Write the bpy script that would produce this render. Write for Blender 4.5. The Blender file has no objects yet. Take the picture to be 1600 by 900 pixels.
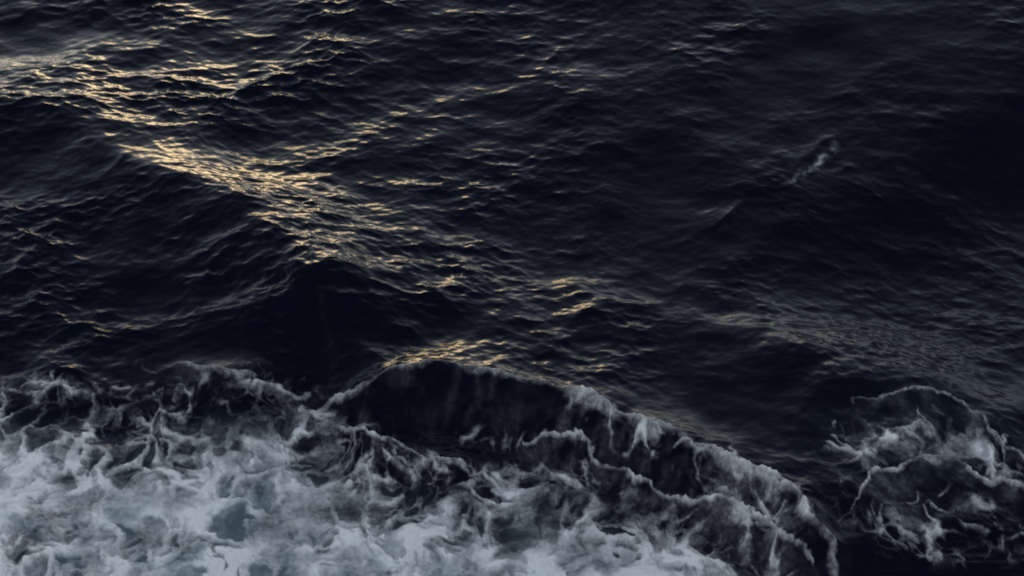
import bpy, math, numpy as np
from math import radians as R

C = bpy.context.scene
# ------------------------------------------------------------------ camera
PITCH = 42.0          # degrees below the horizon
HFOV = 34.0
CAMH = 22.0
cam_d = bpy.data.cameras.new('camera')
cam = bpy.data.objects.new('camera', cam_d)
C.collection.objects.link(cam)
cam.location = (0, 0, CAMH)
cam.rotation_euler = (R(90 - PITCH), 0, 0)
cam_d.sensor_width = 36
cam_d.lens = 18 / math.tan(R(HFOV / 2))
cam_d.clip_start = 0.1
cam_d.clip_end = 20000
C.camera = cam

# ------------------------------------------------------------------ light
SUN_AZ, SUN_EL = -7.0, 4.5       # degrees: azimuth from +Y (negative = left), elevation
w = bpy.data.worlds.new('World')
C.world = w
w.use_nodes = True
wn = w.node_tree.nodes
wl = w.node_tree.links
bg = wn['Background']
sky = wn.new('ShaderNodeTexSky')
sky.sky_type = 'NISHITA'
sky.sun_disc = False
sky.sun_elevation = R(SUN_EL)
sky.sun_rotation = R(SUN_AZ)
sky.air_density = 1.0
sky.dust_density = 0.4
sky.ozone_density = 3.0
hs = wn.new('ShaderNodeHueSaturation')          # thin high overcast: a paler, greyer dusk
hs.inputs['Saturation'].default_value = 0.45
wl.new(sky.outputs[0], hs.inputs['Color'])
wl.new(hs.outputs[0], bg.inputs[0])
bg.inputs[1].default_value = 0.055

sun_d = bpy.data.lights.new('sun', 'SUN')
sun_d.energy = 0.038
sun_d.angle = R(13)
sun_d.color = (1.0, 0.64, 0.17)
sun = bpy.data.objects.new('sun', sun_d)
C.collection.objects.link(sun)
sun.rotation_euler = (R(90 - SUN_EL), 0, R(180 - SUN_AZ))

vs = C.view_settings
C.display_settings.display_device = 'sRGB'
vs.view_transform = 'Standard'
vs.look = 'None'
vs.exposure = 2.95
vs.gamma = 1.0
vs.use_curve_mapping = False
C.cycles.use_denoising = True
C.cycles.max_bounces = 4
C.cycles.filter_width = 1.9
C.cycles.caustics_reflective = False
C.cycles.caustics_refractive = False

# ------------------------------------------------------------------ numeric helpers
rng = np.random.default_rng(11)
f32 = np.float32
TH = math.tan(R(HFOV / 2))
cp, sp = math.cos(R(PITCH)), math.sin(R(PITCH))


def at(px, py, z=0.0):
    """point of the level z seen at pixel (px, py) of the 1600 x 900 photograph"""
    u = (np.asarray(px, float) - 800) / 800 * TH
    v = (450 - np.asarray(py, float)) / 800 * TH
    dy = cp + v * sp
    dz = -sp + v * cp
    t = (z - CAMH) / dz
    return np.stack([u * t, dy * t], -1)


def smooth(a, b, x):
    t = np.clip((x - a) / (b - a), 0, 1)
    return t * t * (3 - 2 * t)


_perm = rng.permutation(512)
_perm = np.concatenate([_perm, _perm])
_ga = rng.uniform(0, 2 * np.pi, 1024)
_gx, _gy = np.cos(_ga).astype(f32), np.sin(_ga).astype(f32)


def noise(x, y, seed=0):
    """gradient noise, about -0.7 .. 0.7"""
    x = np.asarray(x, f32) + f32(seed * 17.31)
    y = np.asarray(y, f32) + f32(seed * 9.77)
    xi = np.floor(x).astype(np.int32)
    yi = np.floor(y).astype(np.int32)
    fx = x - xi
    fy = y - yi
    xi &= 511
    yi &= 511
    x1 = (xi + 1) & 511
    y1 = (yi + 1) & 511
    u = fx * fx * fx * (fx * (fx * 6 - 15) + 10)
    v = fy * fy * fy * (fy * (fy * 6 - 15) + 10)

    def g(a, b, dx, dy):
        h = _perm[_perm[a] + b]
        return _gx[h] * dx + _gy[h] * dy
    a = g(xi, yi, fx, fy)
    b = g(x1, yi, fx - 1, fy)
    c = g(xi, y1, fx, fy - 1)
    d = g(x1, y1, fx - 1, fy - 1)
    p = a + u * (b - a)
    q = c + u * (d - c)
    return p + v * (q - p)


def fbm(x, y, octv=4, seed=0, gain=0.5):
    s = 0
    a = 1.0
    for o in range(octv):
        s = s + a * noise(x, y, seed + o)
        x = x * 2.03
        y = y * 2.03
        a *= gain
    return s


def curlwarp(x, y, amp, scale, n, seed):
    """drag the coordinates round in eddies"""
    e = 0.05
    for i in range(n):
        k = scale * (1 + 0.8 * i)
        a = amp / (1 + 0.8 * i)
        n0 = noise(x * k, y * k, seed + i)
        nx = noise(x * k + e, y * k, seed + i)
        ny = noise(x * k, y * k + e, seed + i)
        x, y = x + a * (ny - n0) / e, y - a * (nx - n0) / e
    return x, y


def worley(x, y, seed=0):
    """distance to the nearest and second nearest of scattered points"""
    x = np.asarray(x, f32)
    y = np.asarray(y, f32)
    xi = np.floor(x).astype(np.int32)
    yi = np.floor(y).astype(np.int32)
    a = np.full(x.shape, 9, f32)
    b = np.full(x.shape, 9, f32)
    for i in (-1, 0, 1):
        for j in (-1, 0, 1):
            h = _perm[(_perm[(xi + i + seed * 7) & 511] + yi + j) & 511]
            d = np.hypot(xi + i + 0.5 + 0.45 * _gx[h] - x, yi + j + 0.5 + 0.45 * _gy[h] - y).astype(f32)
            b = np.minimum(b, np.maximum(a, d))
            a = np.minimum(a, d)
    return a, b


# ------------------------------------------------------------------ the open sea: a wind-wave spectrum
NT, LT = 2048, 44.0
kk = np.fft.fftfreq(NT, LT / NT) * 2 * np.pi
KX, KY = np.meshgrid(kk, kk, indexing='xy')
KM = np.hypot(KX, KY)
KM[0, 0] = 1
DIRW = R(-97)                                         # waves run towards the ship
ct = np.cos(np.arctan2(KY, KX) - DIRW)


def band(l0, l1, slope, spread, turn=0.0):
    """complex amplitudes for wavelengths l0..l1 m, scaled to a given rms slope"""
    c = np.cos(np.arctan2(KY, KX) - DIRW - R(turn))
    lam = 2 * np.pi / KM
    m = smooth(l0 * 0.75, l0 * 1.15, lam) * (1 - smooth(l1 * 0.85, l1 * 1.3, lam))
    P = m / KM ** 4 * (0.04 + np.abs(c) ** spread)
    P[0, 0] = 0
    z = (rng.normal(size=KM.shape) + 1j * rng.normal(size=KM.shape)) * np.sqrt(P)
    s = np.sqrt(np.sum(KM ** 2 * np.abs(z) ** 2) / 2)
    return z * (slope / s) * NT * NT / np.sqrt(1.0)


bands = [band(3.0, 8.0, 0.045, 6, 36), band(3.0, 8.0, 0.040, 6, -42),
         band(1.0, 3.0, 0.054, 4, 34), band(1.0, 3.0, 0.050, 4, -38),
         band(0.36, 1.0, 0.082, 3), band(0.11, 0.36, 0.11, 3)]
big = sum(bands[:4])
fine = bands[4] + bands[5]


def tile(z):
    return np.real(np.fft.ifft2(z)).astype(f32)


T_big = (tile(big), tile(-1j * KX / KM * big), tile(-1j * KY / KM * big))
T_fine = (tile(fine), tile(-1j * KX / KM * fine), tile(-1j * KY / KM * fine))
del KX, KY, KM, big, fine, bands, ct


def sample(T, x, y):
    gx = x / LT * NT
    gy = y / LT * NT
    xi = np.floor(gx).astype(np.int64)
    yi = np.floor(gy).astype(np.int64)
    fx = (gx - xi).astype(f32)
    fy = (gy - yi).astype(f32)
    xi %= NT
    yi %= NT
    x1 = (xi + 1) % NT
    y1 = (yi + 1) % NT
    out = []
    for t in T:
        a = t[yi, xi] * (1 - fx) + t[yi, x1] * fx
        b = t[y1, xi] * (1 - fx) + t[y1, x1] * fx
        out.append(a * (1 - fy) + b * fy)
    return out


# ------------------------------------------------------------------ the sheet of water: rings round the point below the ship's rail
def spaced(parts):
    o = []
    for a, b, n in parts:
        o.append(np.linspace(a, b, n, endpoint=False))
    return np.concatenate(o)


th = spaced([(-180, -60, 24), (-60, -34, 40), (-34, -27, 25), (-27, 27, 1100),
             (27, 34, 25), (34, 60, 40), (60, 180, 24)])
NTH = len(th)
dep = spaced([(86, 62, 24), (62, 54, 40), (54, 29.8, 700), (29.8, 22, 60), (22, 2, 80), (2, 0.1, 20)])
rr = CAMH / np.tan(np.radians(dep))
NR = len(rr)
TT, RR = np.meshgrid(np.radians(th), rr)              # (NR, NTH)
X0 = (RR * np.sin(TT)).ravel()
Y0 = (RR * np.cos(TT)).ravel()
RF = RR.ravel()
# where the photograph shows each point of the level sea (used only to place things from the picture)
fz = Y0 * cp + CAMH * sp
PX = 800 + 800 / TH * X0 / np.maximum(fz, 0.1)
PY = 450 - 800 / TH * (Y0 * sp - CAMH * cp) / np.maximum(fz, 0.1)
infront = fz > 0.5
PX[~infront] = -5000
PY[~infront] = 5000


def curve(pts, z):
    p = at([a for a, b in pts], [b for a, b in pts], z)
    p = np.concatenate([[2 * p[0] - p[1]], p, [2 * p[-1] - p[-2]]])
    o = []
    for i in range(1, len(p) - 2):
        t = np.linspace(0, 1, 14, endpoint=False)[:, None]
        a, b, c, d = p[i - 1], p[i], p[i + 1], p[i + 2]
        o.append(0.5 * (2 * b + (c - a) * t + (2 * a - 5 * b + 4 * c - d) * t * t + (3 * b - a - 3 * c + d) * t ** 3))
    o.append(p[-2][None])
    return np.concatenate(o)


def along(pts, z, reach):
    """indices near the curve, signed distance (far side positive), position 0..1, length"""
    q = curve(pts, z)
    seg = q[1:] - q[:-1]
    sl = np.hypot(seg[:, 0], seg[:, 1])
    cum = np.concatenate([[0], np.cumsum(sl)])
    m = ((X0 > q[:, 0].min() - reach) & (X0 < q[:, 0].max() + reach) &
         (Y0 > q[:, 1].min() - reach) & (Y0 < q[:, 1].max() + reach))
    idx = np.nonzero(m)[0]
    D = np.empty(len(idx))
    T = np.empty(len(idx))
    for s in range(0, len(idx), 60000):
        j = idx[s:s + 60000]
        px = X0[j][:, None] - q[None, :-1, 0]
        py = Y0[j][:, None] - q[None, :-1, 1]
        t = np.clip((px * seg[:, 0] + py * seg[:, 1]) / sl ** 2, 0, 1)
        dx = px - t * seg[:, 0]
        dy = py - t * seg[:, 1]
        d2 = dx * dx + dy * dy
        k = np.argmin(d2, 1)
        ii = np.arange(len(j))
        side = np.sign(seg[k, 0] * py[ii, k] - seg[k, 1] * px[ii, k])
        D[s:s + 60000] = np.sqrt(d2[ii, k]) * side
        T[s:s + 60000] = (cum[k] + t[ii, k] * sl[k]) / cum[-1]
    keep = np.abs(D) < reach
    return idx[keep], D[keep], T[keep], cum[-1]


H = np.zeros(len(X0))


def blur(a, n):
    """soften a height field by n cells (three box passes each way)"""
    a = a.reshape(NR, NTH)
    for ax in (0, 1):
        for _ in range(3):
            pad = [(0, 0), (0, 0)]
            pad[ax] = (n + 1, n)
            c = np.cumsum(np.pad(a, pad, mode='edge'), axis=ax)
            m = a.shape[ax]
            hi = np.take(c, np.arange(2 * n + 1, 2 * n + 1 + m), axis=ax)
            lo = np.take(c, np.arange(0, m), axis=ax)
            a = (hi - lo) / (2 * n + 1)
    return a.ravel()


def ridge(pts, A, wf, wb, taper=(0.25, 0.25), e=0.06, wob=0.0, seed=0, soft=0, rise=None, cut=(4, 2), z=None):
    """a wave crest: height A m, near side falls within wf m, back within wb m"""
    global H
    idx, d, t, L = along(pts, A if z is None else z, 4 * max(wf, wb))
    if wob:
        d = d + wob * fbm(X0[idx] * 1.1, Y0[idx] * 1.1, 3, seed)
    en = smooth(0, max(taper[0], 1e-3), t) * smooth(0, max(taper[1], 1e-3), 1 - t)
    if rise:
        en = en * (rise[0] + (rise[1] - rise[0]) * t)
    wd = np.where(d > 0, wb, wf)
    g = np.exp(-(np.sqrt(d * d + e * e) - e) / wd)
    g *= smooth(cut[0], cut[1], np.abs(d) / wd)
    if soft:
        h = np.zeros(len(X0))
        h[idx] = A * en * g
        H += blur(h, soft)
    else:
        H[idx] += A * en * g


# the long golden crest on the left, and its continuation to the right
GOLD = [(-200, 98), (110, 180), (390, 350), (560, 478), (650, 540)]
ridge(GOLD, 0.80, 1.9, 1.5, (0.1, 0.2), 0.25, 0.5, 3, 8, (0.6, 1.45))
GOLD2 = [(1000, 468), (1090, 496), (1250, 560), (1450, 610), (1700, 650)]
ridge(GOLD2, 0.68, 1.3, 2.0, (0.45, 0.1), 0.25, 0.5, 4, 8)
# added broad swell, crest unseen; its near slope darkens reflections on the right
ridge([(100, -260), (700, -240), (1300, -130), (1600, -20), (1900, 150)], 1.5, 9.0, 5.0, (0.75, 0.1), 1.5, 0, 0, 12, cut=(2.2, 0.9))
# the wake's big breaking wave
MAIN = [(470, 618), (500, 606), (540, 599), (620, 584), (690, 576), (780, 590), (860, 608), (940, 636),
        (1050, 680), (1130, 722), (1205, 758), (1262, 805), (1295, 860), (1310, 930)]
ridge(MAIN, 0.65, 0.95, 4.6, (0.15, 0.1), 0.06, 0.22, 5, cut=(1.2, 0.35), z=0.75)
ridge(MAIN, 0.12, 0.3, 0.40, (0.15, 0.1), 0.03, 0.22, 5, z=0.75)
SHOULDER = [(220, 566), (290, 578), (350, 594), (420, 606), (480, 614)]
ridge(SHOULDER, 0.26, 0.5, 1.1, (0.35, 0.3), 0.10, 0.22, 9)
SECOND = [(820, 688), (865, 692), (910, 708), (960, 742), (1020, 768), (1090, 796), (1140, 812), (1200, 852), (1265, 905)]
ridge(SECOND, 0.14, 0.35, 0.8, (0.2, 0.1), 0.06, 0.2, 6)
THIRD = [(530, 668), (575, 684), (625, 696), (680, 712), (740, 738), (800, 748)]
ridge(THIRD, 0.22, 0.4, 0.8, (0.2, 0.3), 0.06, 0.2, 10)
RIGHT_A = [(1335, 672), (1400, 656), (1470, 664), (1520, 692), (1570, 728), (1650, 775)]
ridge(RIGHT_A, 0.12, 0.6, 1.0, (0.2, 0.1), 0.08, 0.2, 7)
RIGHT_B = [(1300, 850), (1345, 795), (1400, 765), (1480, 752), (1545, 776), (1640, 775)]
ridge(RIGHT_B, 0.10, 0.6, 0.9, (0.2, 0.1), 0.08, 0.2, 8)
# smaller crests that catch the light
for n, (pts, A, wf, wb) in enumerate([
    ([(290, 520), (310, 475), (345, 442), (410, 422)], 0.22, 0.35, 0.9),
    ([(580, 425), (640, 410), (720, 398)], 0.16, 0.3, 0.9),
    ([(0, 475), (40, 420), (70, 390), (110, 365)], 0.22, 0.4, 1.0),
    ([(860, 535), (920, 505), (975, 478)], 0.20, 0.35, 0.8),
    ([(320, 190), (380, 158), (450, 112)], 0.20, 0.35, 1.0),
    ([(150, 300), (190, 285), (212, 255)], 0.15, 0.3, 0.8),
    ([(890, 250), (950, 262), (1030, 285)], 0.18, 0.3, 0.9),
    ([(1230, 302), (1270, 275), (1310, 240)], 0.20, 0.35, 0.9),
    ([(590, 140), (640, 160), (690, 156)], 0.15, 0.3, 0.9),
    ([(1050, 8), (1100, 38), (1200, 38)], 0.2, 0.4, 1.2),
    ([(700, 12), (740, 18), (800, 10)], 0.2, 0.4, 1.2),
    ([(860, 2), (930, 8), (1000, 0)], 0.2, 0.4, 1.2),
    ([(800, 145), (850, 130), (880, 95)], 0.16, 0.3, 0.9),
    ([(1090, 390), (1140, 365), (1170, 340)], 0.14, 0.3, 0.7),
    ([(820, 600), (880, 560), (930, 545)], 0.18, 0.3, 0.8),
    ([(1210, 605), (1250, 582), (1300, 570)], 0.15, 0.3, 0.8),
    ([(590, 560), (640, 545), (700, 550)], 0.15, 0.3, 0.8),
    ([(880, 395), (910, 378), (945, 362)], 0.14, 0.3, 0.8),
    ([(0, 45), (40, 20), (70, 0)], 0.2, 0.3, 1.0),
    ([(1300, 295), (1340, 305)], 0.1, 0.25, 0.6),
    ([(640, 490), (700, 480), (760, 470)], 0.12, 0.3, 0.8),
]):
    ridge(pts, A * 0.36, wf * 0.55, wb * 0.32, (0.45, 0.45), 0.04, 0.30, 20 + n)

# ------------------------------------------------------------------ where the foam lies
def blob(cx, cy, rx, ry, ang=0, p=1.0):
    a = R(ang)
    dx = PX - cx
    dy = PY - cy
    u = (dx * math.cos(a) + dy * math.sin(a)) / rx
    v = (-dx * math.sin(a) + dy * math.cos(a)) / ry
    return np.exp(-(u * u + v * v) ** p)


near = (RF < 60) & (np.abs(PX - 800) < 1500) & (PY > 180)
NI = np.nonzero(near)[0]
nx, ny, npx, npy = X0[NI], Y0[NI], PX[NI], PY[NI]

edge_x = [-900, -300, 0, 100, 180, 260, 330, 420, 480, 540, 640, 720, 780, 830, 900, 960, 1080, 1200, 1270, 1330, 1700, 2400]
edge_y = [595, 590, 592, 604, 640, 630, 606, 612, 650, 680, 712, 738, 736, 714, 728, 762, 812, 866, 940, 1110, 1310, 1510]
below = npy - np.interp(npx, edge_x, edge_y)
dens = 0.40 * smooth(-46, 18, below) + 0.26 * smooth(5, 95, below) + 0.32 * smooth(70, 190, below)


def nb(cx, cy, rx, ry, ang=0):
    a = R(ang)
    dx = npx - cx
    dy = npy - cy
    u = (dx * math.cos(a) + dy * math.sin(a)) / rx
    v = (-dx * math.sin(a) + dy * math.cos(a)) / ry
    return np.exp(-(u * u + v * v))


for cx, cy, rx, ry, ang, v in [
    (505, 705, 70, 22, 35, 0.22), (400, 850, 90, 26, -8, 0.28), (980, 880, 110, 40, 0, 0.35), (60, 690, 90, 30, 20, 0.12),
    (880, 850, 80, 50, 0, 0.16), (740, 800, 110, 60, 0, 0.12), (160, 760, 120, 40, 10, 0.10),
    (180, 690, 40, 22, 0, -0.34), (110, 745, 22, 12, 0, -0.25), (640, 765, 60, 35, 20, -0.2), (760, 745, 50, 30, 0, -0.1),
    (280, 850, 50, 40, 0, -0.16), (40, 850, 40, 30, 0, -0.18), (500, 860, 30, 40, 0, -0.14), (940, 800, 30, 30, 0, -0.2),
    (240, 640, 90, 22, 0, -0.1), (1110, 850, 50, 40, 40, -0.12), (390, 660, 60, 30, 0, -0.06), (700, 820, 60, 30, 0, -0.05),
]:
    dens += v * nb(cx, cy, rx, ry, ang)
# thin foam on the face of the breaking wave and at its left shoulder
dens = np.maximum(dens, 0.54 * nb(1130, 790, 170, 46, 38))
dens = np.maximum(dens, 0.47 * nb(965, 705, 130, 30, 25))
dens = np.maximum(dens, 0.34 * nb(780, 696, 120, 20, 5))
dens = np.maximum(dens, 0.42 * nb(400, 620, 130, 36, 8))
dens = np.maximum(dens, 0.33 * nb(230, 620, 160, 28, 0))
# the patch by itself at the right
dens = np.maximum(dens, 0.66 * nb(1430, 722, 135, 40, -8))
dens = np.maximum(dens, 0.60 * nb(1540, 740, 100, 40, 30))
dens = np.maximum(dens, 0.50 * nb(1330, 740, 75, 60, 0))
dens = np.maximum(dens, 0.36 * nb(1305, 800, 45, 70))
dens = np.maximum(dens, 0.42 * nb(1470, 850, 190, 70, 0))
dens = np.maximum(dens, 0.30 * nb(1450, 640, 120, 22, 5))

# lacy pattern: bright threads round dark holes of several sizes, smeared by the churning
wx, wy = curlwarp(nx, ny, 0.10, 0.7, 2, 50)
wx = wx + 0.26 * fbm(nx * 1.2, ny * 1.2, 5, 55, 0.55)
wy = wy + 0.26 * fbm(nx * 1.2, ny * 1.2, 5, 57, 0.55)


def threads(k, soft, seed):
    a, b = worley(wx * k, wy * k * 0.85, seed)
    e = b - a
    return 0.65 * np.exp(-e / (0.55 * soft)) + 0.35 * np.exp(-e / (2.2 * soft)), smooth(0.6, 0.15, a)


body = fbm(wx * 0.7, wy * 0.7, 6, 70, 0.58)
grain = fbm(wx * 3.0, wy * 3.0, 4, 75, 0.6)
mod = smooth(-0.3, 0.3, fbm(nx * 0.7, ny * 0.7, 3, 80))
mod2 = smooth(-0.3, 0.3, fbm(nx * 0.9, ny * 0.9, 3, 84))
thick = np.clip((dens - 0.41) * 1.2 + 0.75 * body + 0.22 * grain, 0, 1.2)


def net(k, w0, w1, edge, seed):
    """foam drawn out into the walls between round holes; the holes close as it thickens"""
    a, b = worley(wx * k, wy * k * 0.85, seed)
    e = b - a
    th = w0 + w1 * thick
    return 1 - smooth(th, th + edge, e), np.exp(-e / 0.07), smooth(0.6, 0.15, a)


n1, t1, h1 = net(0.75, 0.02, 0.22, 0.15, 1)
n2, t2, h2 = net(1.75, 0.02, 0.42, 0.13, 2)
n3, t3, h3 = net(4.0, 0.02, 0.55, 0.17, 3)
lace = np.maximum(np.maximum(n1 * (0.3 + 0.7 * mod2), n2 * (0.35 + 0.65 * mod)), 0.75 * n3 * (0.15 + 0.85 * mod2))
whiteness = 0.16 + 0.86 * smooth(0.05, 0.95, thick + 0.25 * grain) + 0.55 * np.maximum(t1 * (0.3 + 0.7 * mod2), t2 * mod)  # thicker foam and thread cores are whiter
F = lace * whiteness * smooth(0.16, 0.36, dens) * smooth(-0.62, 0.0, body + 0.7 * grain + (dens - 0.42) * 2.2)
F = F + 0.22 * smooth(0.6, 1.0, dens) * smooth(-0.3, 0.6, body)
sel = smooth(0.02, 0.16, noise(nx * 0.8, ny * 0.8, 240))
sel2 = smooth(-0.04, 0.10, noise(nx * 1.1, ny * 1.1, 241))
hole = np.clip(smooth(0.25, 0.75, h2) * sel + 0.9 * smooth(0.3, 0.8, h3) * sel2, 0, 1) * smooth(1.15, 0.75, dens)
F = np.clip(F * (1 - 0.72 * hole), 0, 1)
Fn = F.astype(float)

# crests: a puffy roll of foam along the line
LUMP = np.zeros(len(NI))
CREST = np.full(len(NI), -1)
CM = np.zeros(len(NI))
pos = np.full(len(X0), -1)
pos[NI] = np.arange(len(NI))
PALE_A = [(1215, 336), (1252, 312), (1280, 290), (1304, 262)]
crest_defs = [
    (MAIN, 0.75, [(0, 0.7), (0.06, 0.6), (0.12, 0.3), (0.2, 0.3), (0.28, 0.4), (0.36, 0.3), (0.42, 0.3), (0.45, 0.9), (0.5, 0.95),
                  (0.58, 0.6), (0.66, 0.9), (0.8, 1.0), (0.9, 0.9), (1, 0.8)], 0.14, 0.26, 0.08),
    (SECOND, 0.14, [(0, 0.5), (0.2, 1), (0.35, 1), (0.6, 0.9), (0.8, 0.95), (1, 0.9)], 0.06, 0.09, 0.04),
    (RIGHT_A, 0.12, [(0, 0.3), (0.3, 0.5), (0.6, 0.9), (1, 0.8)], 0.06, 0.09, 0.04),
    (RIGHT_B, 0.10, [(0, 0.2), (0.2, 0.6), (0.5, 0.9), (1, 0.8)], 0.06, 0.09, 0.04),
    (THIRD, 0.22, [(0, 0.6), (0.2, 1), (0.5, 1), (0.8, 0.95), (1, 0.5)], 0.06, 0.09, 0.04),
    (SHOULDER, 0.26, [(0, 0.1), (0.3, 0.4), (0.6, 0.65), (0.8, 0.6), (1, 0.4)], 0.12, 0.22, 0.05),
]
for n, (pts, z, prof, wb, wf, lump) in enumerate(crest_defs):
    idx, d, t, L = along(pts, z, 1.5)
    k = pos[idx]
    ok = k >= 0
    idx, d, t, k = idx[ok], d[ok], t[ok], k[ok]
    x, y = X0[idx], Y0[idx]
    d = d + 0.22 * fbm(x * 1.1, y * 1.1, 3, [5, 6, 7, 8, 10, 9][n])     # the wobble the ridge has
    ds = d - 0.04 + 0.08 * fbm(x * 2.6, y * 2.6, 6, 90 + n, 0.62)
    s = np.interp(t, [a for a, b in prof], [b for a, b in prof])
    lo = 0.35 if n in (0, 5) else 0.45
    s = s * (lo + (1 - lo) * smooth(-0.30, 0.20, noise(t * L * 0.9, t * 0, 200 + n) + 0.5 * noise(t * L * 2.7, t * 0, 210 + n)))
    wfl = wf * (0.20 + 0.80 * s)
    wbl = wb * (0.20 + 0.80 * s)
    g = np.where(ds > 0, smooth(wbl, 0, ds), smooth(wfl, wfl * 0.1, -ds)) * s
    bil = 1 - np.abs(noise(x * 4.3, y * 4.3, 95 + n)) * 2.2
    bil = 0.5 * bil + 0.5 * (1 - np.abs(noise(x * 9.5, y * 9.5, 97 + n)) * 2.2)
    f = np.clip(g * (0.35 + 1.0 * bil) * (0.75 + 0.5 * fbm(x * 1.5, y * 1.5, 3, 190 + n)), 0, 1)  # foam value lowered in hollows between lumps, painting their shade into the colour
    # strands running down the near face
    along_m = t * L
    st = 1 - np.abs(noise(along_m * 2.3 + 0.6 * fbm(x, y, 3, 140 + n), d * 0.55, 150 + n)) * 3.0
    st = np.clip(st, 0, 1) * smooth(-0.2, 0.5, fbm(x * 1.6, y * 1.6, 4, 160 + n) + 0.1)
    reach = [1.5, 0.7, 0.7, 1.0, 0.6, 0.5][n]
    st = st * smooth(reach, 0.1 * reach, -d) * (d < 0.05) * s * 0.12
    Fn[k] = np.maximum(Fn[k], st)
    CREST[k] = np.where((g > 0.12) & (g > CM[k]), n, CREST[k])
    CM[k] = np.maximum(CM[k], g)
    Fn[k] = np.maximum(Fn[k], f)
    LUMP[k] = np.maximum(LUMP[k], lump * g * (0.4 + np.clip(bil, 0, 1)))

AER = np.zeros(len(X0))
FO = np.zeros(len(X0))
FO[NI] = Fn
aer = smooth(30, 170, below) * (0.75 + 0.5 * fbm(nx * 0.5, ny * 0.5, 3, 120)) * smooth(1330, 1150, npx)
aer = np.maximum(aer, 0.06 * nb(1420, 720, 140, 60))
aer = aer * (1 - 0.65 * np.clip(hole + 0.5 * h1 * mod2, 0, 1))
# a faint torn pale streak, drawn with the foam value
pale_streak = np.zeros(len(X0))
for n, (pts, wd, st) in enumerate([(PALE_A, 0.055, 0.85)]):
    idx, d, t, L = along(pts, 0.05, 1.6)
    x, y = X0[idx], Y0[idx]
    d = d + 0.13 * fbm(x * 2.2, y * 2.2, 5, 220 + n, 0.6)
    pale_streak[idx] = np.maximum(pale_streak[idx], st * np.exp(-(d / wd) ** 2) * smooth(0, 0.5, t) * smooth(0, 0.15, 1 - t) *
                          smooth(-0.6, 0.4, fbm(x * 2.6, y * 2.6, 5, 230 + n, 0.6)))
FO = np.maximum(FO, 0.45 * pale_streak)
AER[NI] = np.clip(aer, 0, 1)

# ------------------------------------------------------------------ heights
calm = (1 + 0.25 * smooth(900, 500, PX)) * (1 - 0.5 * smooth(700, 1500, PX) * smooth(640, 420, PY) * infront)
damp = np.ones(len(X0))
damp[NI] = 1 - 0.75 * np.clip(smooth(0.1, 0.5, dens) + CM * (npy > 560), 0, 1)
# the steep face of the breaking wave is smooth
face = np.zeros(len(X0))
face[NI] = np.clip(nb(700, 640, 240, 42, 4) + nb(1120, 650, 130, 90, 0) * 0.7, 0, 1)
damp *= 1 - 0.7 * face
far = smooth(120, 50, RF)
hb = sample(T_big, X0, Y0)
hf = sample(T_fine, X0, Y0)
gb = far * (0.4 + 0.6 * calm) * (0.5 + 0.5 * damp)
gf = far * calm * damp * (0.62 + 0.85 * smooth(-0.35, 0.35, fbm(X0 * 0.22, Y0 * 0.33, 3, 180))) * np.clip(1 + 4.0 * hb[0], 0.6, 1.7)
Z = H + gb * hb[0] + gf * hf[0]
X = X0 - 1.0 * (gb * hb[1] + gf * hf[1])
Y = Y0 - 1.0 * (gb * hb[2] + gf * hf[2])
churn = np.zeros(len(X0))
churn[NI] = smooth(0.2, 0.6, dens) * (0.13 * fbm(wx * 0.8, wy * 0.8, 5, 130) + 0.035 * (t1 + t2 - 0.35))
Z += churn
print('heights', Z.min(), Z.max())

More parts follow.
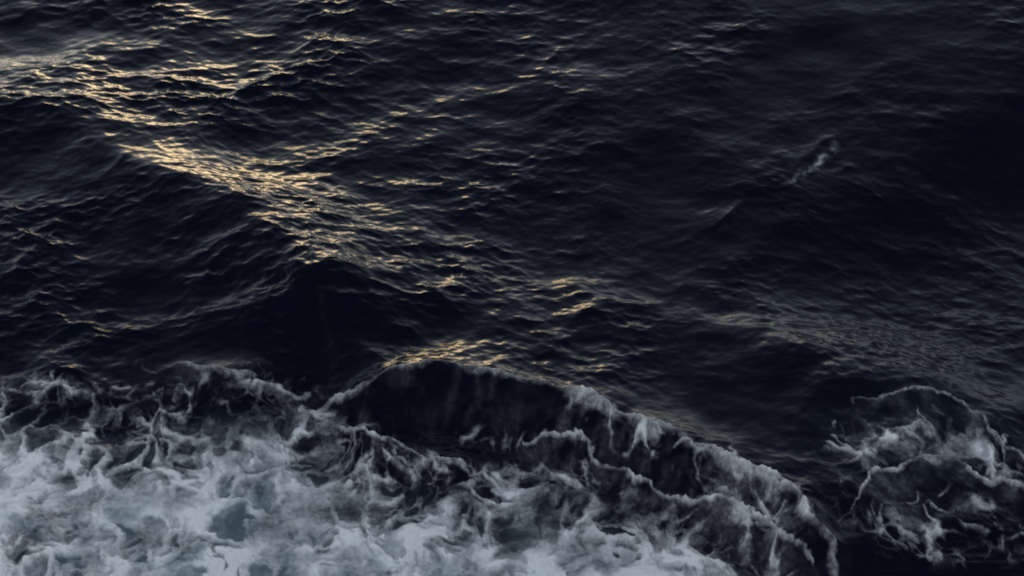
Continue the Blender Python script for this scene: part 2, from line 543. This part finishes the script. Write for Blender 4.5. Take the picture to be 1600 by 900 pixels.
# ------------------------------------------------------------------ materials
def sea_material(name):
    m = bpy.data.materials.new(name)
    m.use_nodes = True
    nt = m.node_tree
    N, L = nt.nodes, nt.links
    b = N['Principled BSDF']
    fo = N.new('ShaderNodeAttribute')
    fo.attribute_name = 'foam'
    ae = N.new('ShaderNodeAttribute')
    ae.attribute_name = 'bubbles'
    tc = N.new('ShaderNodeTexCoord')
    # deep water -> water full of bubbles -> foam
    m1 = N.new('ShaderNodeMix')
    m1.data_type = 'RGBA'
    m1.inputs[6].default_value = (0.0010, 0.0018, 0.0088, 1)
    m1.inputs[7].default_value = (0.165, 0.210, 0.212, 1)
    L.new(ae.outputs['Fac'], m1.inputs[0])
    # fine bubbles break the foam up
    nz = N.new('ShaderNodeTexNoise')
    nz.inputs['Scale'].default_value = 11
    nz.inputs['Detail'].default_value = 6
    nz.inputs['Roughness'].default_value = 0.65
    L.new(tc.outputs['Object'], nz.inputs['Vector'])
    mr = N.new('ShaderNodeMapRange')
    mr.inputs['From Min'].default_value = 0.3
    mr.inputs['From Max'].default_value = 0.7
    mr.inputs['To Min'].default_value = -0.17
    mr.inputs['To Max'].default_value = 0.17
    L.new(nz.outputs['Fac'], mr.inputs['Value'])
    gate = N.new('ShaderNodeMath')
    gate.operation = 'MULTIPLY'
    sat = N.new('ShaderNodeMath')
    sat.operation = 'MULTIPLY'
    sat.use_clamp = True
    sat.inputs[1].default_value = 5
    L.new(fo.outputs['Fac'], sat.inputs[0])
    L.new(mr.outputs[0], gate.inputs[0])
    L.new(sat.outputs[0], gate.inputs[1])
    add = N.new('ShaderNodeMath')
    add.operation = 'ADD'
    add.use_clamp = True
    L.new(fo.outputs['Fac'], add.inputs[0])
    L.new(gate.outputs[0], add.inputs[1])
    m2 = N.new('ShaderNodeMix')
    m2.data_type = 'RGBA'
    m2.inputs[7].default_value = (0.90, 0.87, 0.81, 1)
    pw = N.new('ShaderNodeMath')
    pw.operation = 'POWER'
    pw.inputs[1].default_value = 1.0
    L.new(add.outputs[0], pw.inputs[0])
    L.new(pw.outputs[0], m2.inputs[0])
    L.new(m1.outputs[2], m2.inputs[6])
    L.new(m2.outputs[2], b.inputs['Base Color'])
    ro = N.new('ShaderNodeMapRange')
    ro.inputs['From Max'].default_value = 0.5
    ro.inputs['To Min'].default_value = 0.14
    ro.inputs['To Max'].default_value = 0.85
    mxr = N.new('ShaderNodeMath')
    mxr.operation = 'MAXIMUM'
    hal = N.new('ShaderNodeMath')
    hal.operation = 'MULTIPLY'
    hal.inputs[1].default_value = 0.35
    L.new(ae.outputs['Fac'], hal.inputs[0])
    L.new(add.outputs[0], mxr.inputs[0])
    L.new(hal.outputs[0], mxr.inputs[1])
    L.new(mxr.outputs[0], ro.inputs['Value'])
    L.new(ro.outputs[0], b.inputs['Roughness'])
    b.inputs['IOR'].default_value = 1.33
    b.inputs['Specular IOR Level'].default_value = 0.17
    # capillary ripples and bubble grain
    n2 = N.new('ShaderNodeTexNoise')
    n2.inputs['Scale'].default_value = 7
    n2.inputs['Detail'].default_value = 4
    L.new(tc.outputs['Object'], n2.inputs['Vector'])
    bp = N.new('ShaderNodeBump')
    bp.inputs['Strength'].default_value = 0.25
    bp.inputs['Distance'].default_value = 0.03
    L.new(n2.outputs['Fac'], bp.inputs['Height'])
    L.new(bp.outputs[0], b.inputs['Normal'])
    return m


mat = sea_material('sea_water')
mat_f = sea_material('sea_foam')

# ------------------------------------------------------------------ meshes
i = np.arange(NR - 1)[:, None]
j = np.arange(NTH)[None, :]
j2 = (j + 1) % NTH
Q = np.stack([i * NTH + j, i * NTH + j2, (i + 1) * NTH + j2, (i + 1) * NTH + j], -1).reshape(-1, 4)
Q = Q[:, ::-1]


def make(name, quads, x, y, z, material, **attrs):
    used, inv = np.unique(quads, return_inverse=True)
    me = bpy.data.meshes.new(name)
    nv, nf = len(used), len(quads)
    me.vertices.add(nv)
    me.vertices.foreach_set('co', np.stack([x[used], y[used], z[used]], -1).astype(f32).ravel())
    me.loops.add(nf * 4)
    me.loops.foreach_set('vertex_index', inv.astype(np.int32).ravel())
    me.polygons.add(nf)
    me.polygons.foreach_set('loop_start', np.arange(0, nf * 4, 4, dtype=np.int32))
    me.polygons.foreach_set('use_smooth', np.ones(nf, bool))
    for k, v in attrs.items():
        a = me.attributes.new(k, 'FLOAT', 'POINT')
        a.data.foreach_set('value', v[used].astype(f32))
    me.update()
    me.validate()
    me.materials.append(material)
    o = bpy.data.objects.new(name, me)
    C.collection.objects.link(o)
    return o


o = make('water', Q, X, Y, Z, mat, foam=FO, bubbles=AER)
o['kind'] = 'structure'
o['label'] = 'dark navy sea with crossing wind waves and golden dusk glints'

# foam lies on the water as a skin of its own, its rim dipping under the surface
lift = np.full(len(X0), -0.05)
lift[NI] = 0.06 * (np.clip(Fn, 0, 1) - 0.06) + LUMP
ZF = Z + lift
reg = np.full(len(X0), -9)
side = np.where(npx - 1290 > (npy - 850) * 0.2, 1, 0)
reg[NI] = np.where(CREST >= 0, 10 + CREST, side)
fa = np.zeros(len(X0), bool)
fa[NI] = Fn > 0.03
fq = Q[fa[Q].any(1)]
fr = reg[fq].max(1)


def foam(r, name, label, cat=None, group=None, kind=None):
    q = fq[fr == r]
    if not len(q):
        return
    o = make(name, q, X, Y, ZF, mat_f, foam=FO, bubbles=AER)
    o['label'] = label
    if cat:
        o['category'] = cat
    if group:
        o['group'] = group
    if kind:
        o['kind'] = kind


foam(0, 'wake_foam', 'broad carpet of white churned foam laced with dark holes', kind='stuff')
foam(1, 'wake_foam', 'thin lacy grey foam by itself on dark water', kind='stuff')
g = 'foaming crests along the wake'
foam(10, 'foam_crest', 'long puffy foam roll along the top of the biggest breaking wave', 'foam crest', g)
foam(11, 'foam_crest', 'thin white foam line at the edge of the churned carpet, below the biggest wave', 'foam crest', g)
foam(14, 'foam_crest', 'thin white foam line left of centre, under the smooth dark face of the biggest wave', 'foam crest', g)
foam(15, 'foam_crest', 'faint warm foam on the low shoulder left of the biggest wave', 'foam crest', g)
foam(12, 'foam_crest', 'upper short foam line across the lone lacy patch', 'foam crest', g)
foam(13, 'foam_crest', 'lower arched foam line above the dark hollow of the lone lacy patch', 'foam crest', g)
print('tris', 2 * len(Q) + 2 * len(fq))
